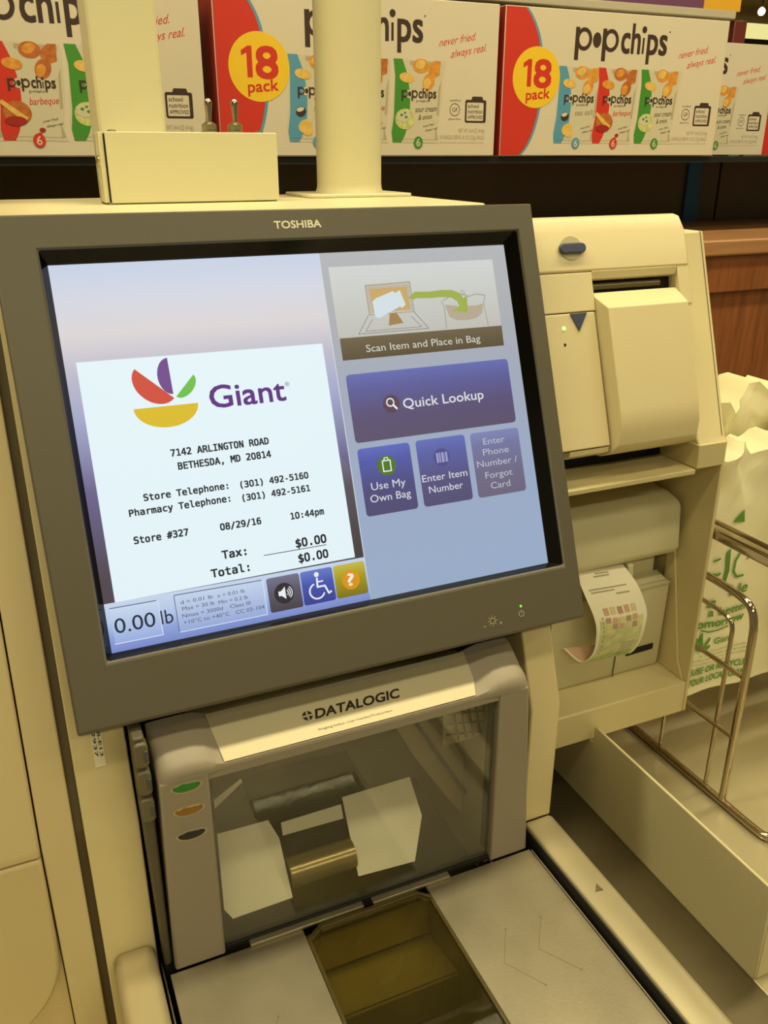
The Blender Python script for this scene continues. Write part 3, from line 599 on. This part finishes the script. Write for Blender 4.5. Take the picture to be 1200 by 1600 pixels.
part('laser_reflection', G().box(178,178.6,-43.2,-42.4,-246,-234), mat('laser_red', (230,40,60), .4, emit=(230,40,70), es=1), scan, label='thin red laser reflection made as a glowing strip')  # emissive strip in place of the laser's reflection in the mirror
part('well_floor', G().box(97.4,191.8,-164,-40,-296,-294), dkg, scan)
g = G()
def scratch(pts, wd=.45):
    g = G().tube([(x,y,-224.98) for x,y in pts], wd/2, 6)
    for x, y in (pts[0], pts[-1]): g.lathe([(.9,0),(.9,.12)], x, y, -225.05, 10)
    part('etched_mark', g, mat('etch_brown', (120,104,70), .5), scan)
scratch([(226,-94),(211,-117),(227,-142)]); scratch([(254,-95),(238,-117),(255,-142)]); scratch([(62,-94),(48,-117),(62,-142)])
part('tower_back', G().prism([(4.2,-226),(44,-226),(44,-292),(4.2,-292)], -30,60,'y').prism([(44,-292),(251,-292),(251,-296),(44,-296)], -30,60,'y'), blackm, scan)
# dark side bracket with clips left of the tower
hb = thing('cable_bracket', 'dark grey-olive hinge bracket between the kiosk strip and scanner tower', 'bracket', (7,-28,-225))
part('bracket_bar', G().prism([(2.2,-41),(2.2,-100),(4.0,-222),(6,-224),(8.9,-222),(9.6,-100),(9.4,-41)], -31,-10,'y'), mat('bracket_grey', (86,80,60), .5), hb, bevel=1.5)
for z in (-52,-72,-92):
    k = part('clip', G().prism(rr(2.4,z-9,10.4,z+8,3), -33.5,-25,'y'), mat('bracket_light', (104,97,74), .45), hb, bevel=1)
    part('clip_bolt', G().prism(rr(7.6,z-5,10.2,z+3,1.2), -34.2,-33,'y'), mat('blue_grey_metal', (90,92,92), .4, .5), k, bevel=.5)

# ------------------------------------------------------------------ printer housing on the right
SIZE = (1.12, (3.5, 55.8, -32.7))
hs = thing('printer_housing', 'cream two-bay housing to the right of the screen holding both printers', 'housing', (375,60,-213.6))
tP = math.tan(TK)
def ty(z, off=0): return -16.9+(z-82)*tP+off
part('side_wall', G().prism([(-20,-152),(-20,63),(150,63),(150,-152)], 434.6,437.5), cream, hs, bevel=.5)
part('right_post', G().prism([(-20,63),(-20,80),(ty(84),84),(ty(221),221),(150,221),(150,63)], 411.5,437.5), cream, hs, bevel=1.2)
part('post_cap', G().prism([(-20.4,62.6),(-20.4,80.6),(100,80.6),(100,62.6)], 411,436.2), cream, hs, bevel=.8)
part('post_seam', G().prism([(ty(84,-.25),84),(ty(221,-.25),221),(ty(221,2),221),(ty(84,2),84)], 434.2,434.7), groove, hs)
part('middle_shelf', G().box(276,411,-20,150,58.5,62.5), cream, hs, bevel=1)
part('bottom_tray', G().box(276,434.5,-20,150,-152.5,-124), cream, hs, bevel=1.5)
part('back_wall', G().box(276,434.5,140,150,-123.9,58.4), cream, hs)
part('wall_brace', G().prism([(20,-123.8),(-16,-123.8),(-8,-110),(12,-20),(20,-20)], 432.6,434.5), cream, hs, bevel=.4)
part('upper_back', G().prism([(ty(62.6)+42,62.6),(ty(215)+42,215),(150,215),(150,62.6)], 276,411.4), blackm, hs)
part('stand', G().box(352,405,60,140,-213.6,-152.6), cream_dk, hs, bevel=3)

# upper printer: local frame on the leaning face
up = thing('receipt_printer', 'cream receipt printer with slate blue triangle button, upper bay', 'printer', (437.5,-16.9,82), None, (math.pi/2-TK, 0, 0))
OX = 437.5
def U(n, g, m, par=up, **k):
    for i, (x, y, z) in enumerate(g.v): g.v[i] = (x-OX, y, z)
    return part(n, g, m, par, world=False, **k)
# main body with profile (y up, z out) swept along x
U('body', G().prism([(7,1),(98,1),(98,-34),(7,-34)], 296,336.5), prn, bevel=1.2) if False else None
def sweep(g, prof, x0, x1):      # prof of (y,z)
    return g.prism(prof, x0, x1)
U('left_panel', sweep(G(), [(7,1),(97.6,1),(97.6,-34),(12,-34)], 296,336.3), prn, bevel=1)
U('left_upper_panel', sweep(G(), [(98.2,1),(123.8,1),(123.8,-34),(98.2,-34)], 292,337.2), prn, bevel=.6)
U('lid', sweep(G(), [(124.4,1.2),(150,.6),(160,-3),(163,-8),(163,-36),(124.4,-36)], 292,420.5), prn, bevel=1.6, seg=3)
U('lid_lip', sweep(G(), [(119.4,-1),(124.4,1.2),(124.4,-10),(119.4,-8)], 337.6,409.6), prn, bevel=.5)
U('right_panel', sweep(G(), [(98,.6),(125.8,.6),(125.8,-34),(98,-34)], 410.2,420), prn, bevel=.4)
U('right_fillet', sweep(G(), [(29,-.5),(97.6,-.5),(97.6,-20),(29,-20)], 410,413.5), prn)
U('slot_dark', sweep(G(), [(104,-11),(121,-9),(121,-34),(104,-34)], 337.3,410.1), blackm)
U('paper_cutter', sweep(G(), [(108.4,-4.5),(110.5,-6),(112,-9.5),(110,-10.5),(108,-8)], 338,408), chrome, bevel=.3)
U('slot_roller', G().tube([(338,115.5,-8.5),(400,115.5,-8.5)], 2.4, 14), mat('roller_metal', (120,112,86), .3, .6), smooth=True)
cov = [(110.5,-3),(97.5,12.8),(30,12.8),(16,11.5),(6,7),(1.5,-1),(0,-14),(3,-28),(107,-28)]
g = G(); n = len(cov); vs = []
for x0, sh in ((337.2,1.2),(410,-4.4)):
    for y, z in cov: vs.append((x0+(sh if z > 5 else 0), y, z))
g.add(vs, [tuple(range(n))[::-1], tuple(range(n, 2*n))]+[(i, (i+1) % n, n+(i+1) % n, n+i) for i in range(n)])
U('paper_cover', g, prn, bevel=.7, seg=3)
U('cover_foot', sweep(G(), [(6.5,0),(3,-2),(1.5,-12),(6.5,-24)], 304,336), prn, bevel=.6)
g = G(); g.ell(323,140,8.6,7.8,1.2,.35,k=32); U('button_disc', g, mat('disc_beige', (196,186,142), .45))
g = G(); g.prism(rr(312.8,136.2,333.4,143,3.3), 1.3,4,'z'); U('release_button', g, navy, bevel=.9, label='slate blue pill-shaped button')
g = G(); g.prism([(315.8,97.2),(329.4,97.2),(321.6,85.2)], .9,1.9,'z'); U('feed_button', g, navy, bevel=.3, label='slate blue triangle button')
g = G(); g.ell(310,88,1.3,1.3,1.1,.4,k=14); U('status_light', g, mat('green_status', (190,255,150), .3, emit=(200,255,150), es=1.6), label='small lit green status light')
g = G(); g.ell(309.4,77.3,.9,1.0,1.0,.25,k=14); U('status_light', g, blackm, label='unlit dark status dot')

# lower printer in the bay
lp = thing('coupon_printer', 'beige coupon printer with rounded hood in the lower bay', 'printer', (380,60,-124))
grb = mat('grey_beige_plastic', (206,199,164), .5, bump=.1, bscale=900)
hoodp = [(6.5,-17),(4,-13),(7.5,20),(9.5,23.5),(13.5,25.5),(24,28),(120,31),(120,-19),(9,-19)]
part('hood', G().prism(hoodp, 318,429.6), grb, lp, bevel=2.4, seg=4)
part('neck', G().box(320,424,24,120,-44,-19.3), grb, lp)
part('neck_step', G().prism([(12,-44),(24,-41),(24,-44)], 318,428), grb, lp)
part('lower_door', G().prism([(6.5,-44.5),(8.5,-46),(10.5,-119),(12,-123.5),(120,-123.5),(120,-44.5),(26,-44.5)], 318,429), grb, lp, bevel=1, seg=2)
part('side_flap', G().prism([(6,-30),(7,-21),(12,-19.5),(24,-36),(22,-43),(9,-43)], 384,389), grb, lp, bevel=1)
part('sensor_slot', G().prism([(394.5,-106.4),(421.2,-105.6),(421.2,-100.6),(394.5,-100.8)], 9.2,10.2,'y'), blackm, lp)
part('door_seam', G().prism([(383.6,-98),(384.3,-98),(383.2,-123),(382.5,-123)], 9.2,9.8,'y'), groove, lp)

# curling coupon strip
Lp = [(344,21,-25),(337.2,12,-19.3),(335.5,-4,-30.1),(340.7,-12,-47.7),(343.5,-13,-60.9),(346.8,-8,-79.5),(345.1,-3,-90.1),(339.2,0,-91.6),(327.4,4,-79.7)]
Rp = [(390,21,-27.5),(382.5,12,-22.2),(385.1,-4,-32.8),(389.6,-12,-50.9),(389.4,-13,-65.4),(391.4,-8,-81.3),(390.1,-3,-93.1),(385.8,0,-95.6),(373.8,4,-85.6)]
Ls, Rs = smooth_path(Lp, 7), smooth_path(Rp, 7); N = len(Ls)
def pap(s, u, off=0):
    i = min(int(s*(N-1)), N-2); t = s*(N-1)-i
    a = Ls[i].lerp(Ls[i+1], t); b = Rs[i].lerp(Rs[i+1], t); p = a.lerp(b, u)
    tg = (Ls[i+1]-Ls[i]).normalized(); n = tg.cross((b-a).normalized()); n.normalize(); return p+n*off
def strip(s0, s1, u0, u1, off, th=.12, k=None):
    k = k or max(2, int((s1-s0)*50)); g = G(); vs = []
    for i in range(k+1):
        s = s0+(s1-s0)*i/k
        for u, o in ((u0, off), (u1, off), (u1, off+th), (u0, off+th)): vs.append(pap(s, u, o))
    fs = [(0,1,2,3), tuple(k*4+j for j in range(4))[::-1]]+[(i*4+j, i*4+(j+1) % 4, (i+1)*4+(j+1) % 4, (i+1)*4+j) for i in range(k) for j in range(4)]
    return g.add([tuple(v) for v in vs], fs)
nn = pap(.5,.5,1)-pap(.5,.5,0); SG = 1 if nn.y < 0 else -1
cp = thing('coupon_strip', 'curled white paper coupon with pink and green print hanging from the lower printer', 'paper', (365,0,-60))
part('paper', strip(0,1,0,1,0,.15,70), mat('coupon_paper', (244,238,214), .55), cp, smooth=True)
def pr_(n, s0, s1, u0, u1, m, o=.1): return part(n, strip(s0,s1,u0,u1,(o+.15 if SG > 0 else -o-.12),.12), m, cp, smooth=True)
pr_('green_print', .40,.70,.08,.93, mat('pale_green_print', (214,218,164), .55, noise=.2, nscale=120))
pr_('green_print', .70,.82,.08,.93, mat('green_print2', (186,206,140), .55, noise=.2, nscale=120))
random.seed(4)
pinks = [mat('rose_print', (212,172,148), .55), mat('tan_print', (222,206,164), .55), mat('plum_print', (186,152,132), .55)]
for i in range(15):
    a = .33+(i//5)*.055+random.random()*.01; u = .2+(i % 5)*.13
    pr_('picture_print', a, a+.04, u, u+.09, pinks[i % 3], .26)
dk = mat('grey_print', (170,162,132), .6)
for s0, u0, u1 in ((.16,.35,.62),(.175,.3,.6),(.235,.1,.8),(.25,.12,.55),(.27,.55,.8)): pr_('text_line', s0, s0+.007, u0, u1, dk, .15)
for i in range(9): pr_('text_line', .38+i*.035, .395+i*.035, .13, .155, dk, .3)
for i in range(6): pr_('text_line', .60+i*.028, .605+i*.028, .55, .84, dk, .3)
part('pink_back', strip(.86,1,.05,.95,(-.15 if SG > 0 else .17),.1), mat('pale_pink_print', (226,188,160), .55), cp, smooth=True)

SIZE = None
# ------------------------------------------------------------------ on top of the kiosk
jb = thing('switch_box', 'white metal switch box on top of the kiosk at the square post foot', 'box', (143,345,232))
white = mat('white_enamel_paint', (220,214,178), .38)
part('front_cover', G().prism(rr(71,233.2,217,288.5,1.5), 330,332.2,'y').box(71.5,216.5,332.3,361,286.4,288.4), white, jb, bevel=.6)
part('base_shell', G().box(66,69.8,333,362,232.4,288.2).box(66,216,359,362,232.4,288).box(213,216.3,333,361,232.4,286.2).box(66,216,333,360,232.4,234), white, jb, bevel=.4)
part('cover_gap', G().box(69.9,70.9,332,358,233.5,287), blackm, jb)
for x in (79,206): part('screw', G().lathe([(4,0),(3.8,1.2),(2,2.1)], x,347,288.4,16), mat('screw_steel', (170,160,124), .3, .8), jb, smooth=True)
part('screw', G().lathe([(4.2,0),(3.8,-1.4),(2,-2.2)], 66,346,266,16,'x'), MATS['screw_steel'], jb, smooth=True)
for x in (161.5,184.5):
    g = G(); g.lathe([(7,0),(7,1.6),(5.2,1.6),(5.2,2.4),(6.4,2.4),(6.4,6.5),(5.2,7.2),(3,8.6)], x,347,288.5,20)
    tg_ = part('toggle_switch', g, MATS['screw_steel'], jb, smooth=True)
    g = G(); g.lathe([(2.0,8),(2.4,14),(3.3,21),(3.4,24.5),(2.2,26.8),(.6,27.4)], x+.5,347,288.5,18); part('lever', g, chrome, tg_, smooth=True)
sp = thing('square_post', 'white square post rising from behind the switch box', 'post', (100,385,232))
part('post', G().box(71,127.5,363,414,232.3,1200), white, sp, bevel=2.5, seg=3)
rp = thing('round_pole', 'pale cream round pole on a flat base plate on the kiosk', 'pole', (312,395,232))
part('pole_tube', G().lathe([(34.5,3.2),(32.6,8),(32.3,12),(32.3,968)], 313.5,403,232,64), mat('pole_cream', (216,208,170), .42), rp, smooth=True)
part('base_plate', G().prism(rr(259,365,368,450,8), 232.2,235.2,'z'), MATS['pole_cream'], rp, bevel=.8)

# ------------------------------------------------------------------ bagging side
bs = thing('bagging_shelf', 'dull stainless bagging shelf below the wire bag rack', 'shelf', (700,0,FLOORZ))
part('shelf_top', G().box(389,1300,-560,500,-280,-272), steel_dk, bs, bevel=.5)
part('channel_floor', G().box(313,388.9,-560,500,-280,-272), mat('shade_darkened_steel', (112,102,76), .34, .7, noise=.15, nscale=7), bs, bevel=.3, label='steel channel floor coloured darker for its shade')  # shade of the channel put into a darker steel colour
part('shelf_cabinet', G().box(330,1300,-540,490,FLOORZ,-280.2), cream_dk, bs, bevel=3)
part('side_panel', G().prism([(-168,-271.8),(-168,-188),(31,-188),(31,-206),(470,-206),(470,-271.8)], 388.5,391), mat('olive_cream_panel', (198,188,148), .45), bs, bevel=.9, label='cream metal divider panel')
part('panel_return', G().box(391.2,420,-168,-165.5,-271.8,-190), MATS['olive_cream_panel'], bs, bevel=.6)
wr = thing('bag_rack', 'chrome wire bag rack beside the housing', 'rack', (520,0,-272))
X = 500
g = G(); P1 = smooth_path([(X,260,-66),(X,80,-68),(X,25,-68),(X,0,-69.5),(X,-12,-74),(X,-18,-86),(X,-19.5,-110),(X,-19.5,-190),(X,-19.5,-268)], 6); g.tube(P1, 3.4, 14); part('outer_loop', g, chrome, wr, smooth=True)
g = G(); P1 = smooth_path([(X,260,-91),(X,60,-92),(X,20,-92.5),(X,7,-95),(X,2.5,-102),(X,2,-120),(X,2,-190),(X,2,-268)], 6); g.tube(P1, 2.0, 12); part('inner_loop', g, chrome, wr, smooth=True)
for y in (64,140,200): part('upright_wire', G().tube([(X,y,-92),(X,y,-268)], 1.8, 10), chrome, wr, smooth=True)
part('cross_wire', G().tube([(X-2,260,-138),(X-2,-18,-137)], 2.2, 10), chrome, wr, smooth=True)
part('cross_wire', G().tube([(X-2,260,-200),(X-2,-18,-198)], 2.2, 10), chrome, wr, smooth=True)
g = G(); g.tube(smooth_path([(X-4,330,-268),(X-3,80,-268),(X-1,-20,-268),(X,-62,-268),(X+4,-70,-268),(X+14,-72,-268),(X+140,-62,-268)], 6), 3.6, 12); part('base_rod', g, chrome, wr, smooth=True)
part('top_rail', G().prism(rr(X-5,-31,X+3,-21,2), -150, 300, 'y'), chrome, wr, bevel=.8)
part('top_rail_rod', G().tube([(X+9,300,-22),(X+9,-150,-22)], 2.4, 10), chrome, wr, smooth=True)
part('back_frame', G().tube([(X,298,-26),(X,298,-268)], 3.2, 10).tube([(X,298,-26),(X+220,298,-26),(X+220,298,-268)], 3.2, 10), chrome, wr, smooth=True)

plast = mat('white_bag_plastic', (246,240,204), .32, noise=.03, nscale=20)
def bagmesh(x0, x1, y, z0, z1, th, seed, amp=2.5, topamp=16):
    R = random.Random(seed); ph = [R.uniform(0,6.28) for _ in range(8)]
    def d(x, z): return amp*(math.sin(x*.055+z*.021+ph[0])+.6*math.sin(x*.11-z*.03+ph[1]))+.35*amp*math.sin(z*.09+ph[2]+x*.02)
    nx, nz = 40, 50; g = G(); vs = []
    for s in (0, 1):
        for j in range(nz+1):
            for i in range(nx+1):
                a, b = i/nx, j/nz; x = x0+(x1-x0)*a; top = z1+topamp*(.45*math.sin(a*7+ph[3])+.3*math.sin(a*17.3+ph[4]+2*math.sin(a*5))+.28*math.sin(a*39+ph[5]+3*a*a)+.15*math.sin(a*71+ph[6])) 
                z = z0+(top-z0)*b; cr = max(0, (b-.8)/.2)
                yy = y+d(x, z)+cr*9*math.sin(a*27+b*8+ph[6])
                if s: yy = y+th+d(x, z)*.5-cr*6*math.sin(a*19+ph[7])+cr*2
                vs.append((x+cr*5*math.sin(b*30+a*11), yy, z))
    M_ = (nx+1)*(nz+1); fs = []
    vs = [(x+R.uniform(-.5,.5), y_+(1.2*math.sin(x*.31+z*.17+ph[0])*math.sin(z*.23-x*.12+ph[1])+.8*math.sin(x*.63-z*.41+ph[2]))*min(1, max(.08, (z-z1+60)/60)), z) for x, y_, z in vs]
    for s in (0, 1):
        for j in range(nz):
            for i in range(nx):
                q = s*M_+j*(nx+1)+i; fs.append((q, q+1, q+nx+2, q+nx+1))
    for i in range(nx): fs += [(i, i+1, M_+i+1, M_+i), (nz*(nx+1)+i, nz*(nx+1)+i+1, M_+nz*(nx+1)+i+1, M_+nz*(nx+1)+i)]
    for j in range(nz): fs += [(j*(nx+1), (j+1)*(nx+1), M_+(j+1)*(nx+1), M_+j*(nx+1)), (j*(nx+1)+nx, (j+1)*(nx+1)+nx, M_+(j+1)*(nx+1)+nx, M_+j*(nx+1)+nx)]
    g.add(vs, fs); return g, d
g, dfn = bagmesh(506, 700, 60, -212, 40, 26, 3, 1.6)
b1 = thing('printed_plastic_bag', 'white plastic shopping bag with green print hanging in the rack', 'bag', (600,70,-212))
part('bag_sheet', g, plast, b1, smooth=True)
g2 = G()
text(g2, 's', 529,536,-136,11,0,bold=.03); text(g2, 'ble', 546,568,-128,13,0,bold=.02)
text(g2, 'a better', 530,577,-151,8.5,0,bold=.02); text(g2, 'tomorrow', 523,577,-164,8.5,0,bold=.02)
text(g2, 'Giant', 540,562,-150.5-26,6,0,bold=.02) if False else text(g2, 'Giant', 541,566,-171+0,0.01,0)
def onbag(nm, g2): part(nm, G().add([(x, 60+dfn(x, z)-1.4-n, z) for x, z, n in g2.v], g2.f), mat('bag_green', (92,150,52), .5), b1)
g2 = G()
text(g2, 's', 528,536.5,-117,10,0,bold=.04); text(g2, 'ble', 549,572,-107,11,0,bold=.02)
onbag('green_lettering', g2); g2 = G(); text(g2, 'a better', 531,578,-127,8.5,0,bold=.02); text(g2, 'tomorrow', 516,575,-138.5,8.5,0,bold=.03)
onbag('green_lettering', g2); g2 = G(); g2.line([(526,-141),(534,-143.5),(544,-143),(556,-141)], 1.4)
onbag('underline', g2); g2 = G(); g2.flat([(540,-62),(544,-58),(545,-80),(542,-95),(539.5,-95),(541,-78)]); g2.line([(526,-68),(533,-67)], 2); g2.line([(524,-81),(533,-83),(535,-82)], 2.4)
g2.line([(564,-66),(556,-64),(551,-72),(550,-82),(554,-88),(562,-88)], 2.2); g2.line([(566,-72),(572,-68)], 2.4)
g2.flat([(540,-32),(553,-22),(555,-34)])
onbag('green_strokes', g2); g2 = G(); g2.flat(dome((521.5,-147.5),(530,-157),4)); g2.flat(dome((528,-143.5),(529.6,-156),3.4)); g2.flat(dome((536,-149),(531,-157),-2.6)); g2.flat(dome((521,-158),(538,-158),6))
onbag('leaf_emblem', g2); g2 = G(); text(g2, 'Giant', 542,564,-158,6.6,0,bold=.02)
onbag('green_lettering', g2); g2 = G()
for k, (a, b) in enumerate(((540,582),(528,584),(521,584),(521,560))): text(g2, 'for more information on our bag recycling', a, b, -166-k*4.4, 2.4, 0, res=1)
onbag('fine_lettering', g2); g2 = G(); text(g2, 'REUSE OR RECYCLE', 514,586,-190,7,0,bold=.03); text(g2, 'AT YOUR LOCAL GIANT', 500.2+6,592,-201.5,7,0,bold=.03)
onbag('green_lettering', g2)
g, _ = bagmesh(520, 760, 104, -190, 62, 40, 9, 4, 18)
b2 = tag(part('plastic_bag', g, mat('white_bag_plastic_b', (240,232,190), .34), None, smooth=True), 'crumpled plain white plastic bag bunched behind the printed one', 'bag')
g, _ = bagmesh(620, 800, 24, -178, -6, 20, 14, 2.5, 8)
b3 = tag(part('plastic_bag', g, mat('cream_bag_plastic', (232,220,176), .36), None, smooth=True), 'creamy plain plastic bag in front at the right edge', 'bag')

# ------------------------------------------------------------------ lift everything so that the store floor is at zero
for o in COL.objects:
    if o.parent is None: o.location.z += RISE
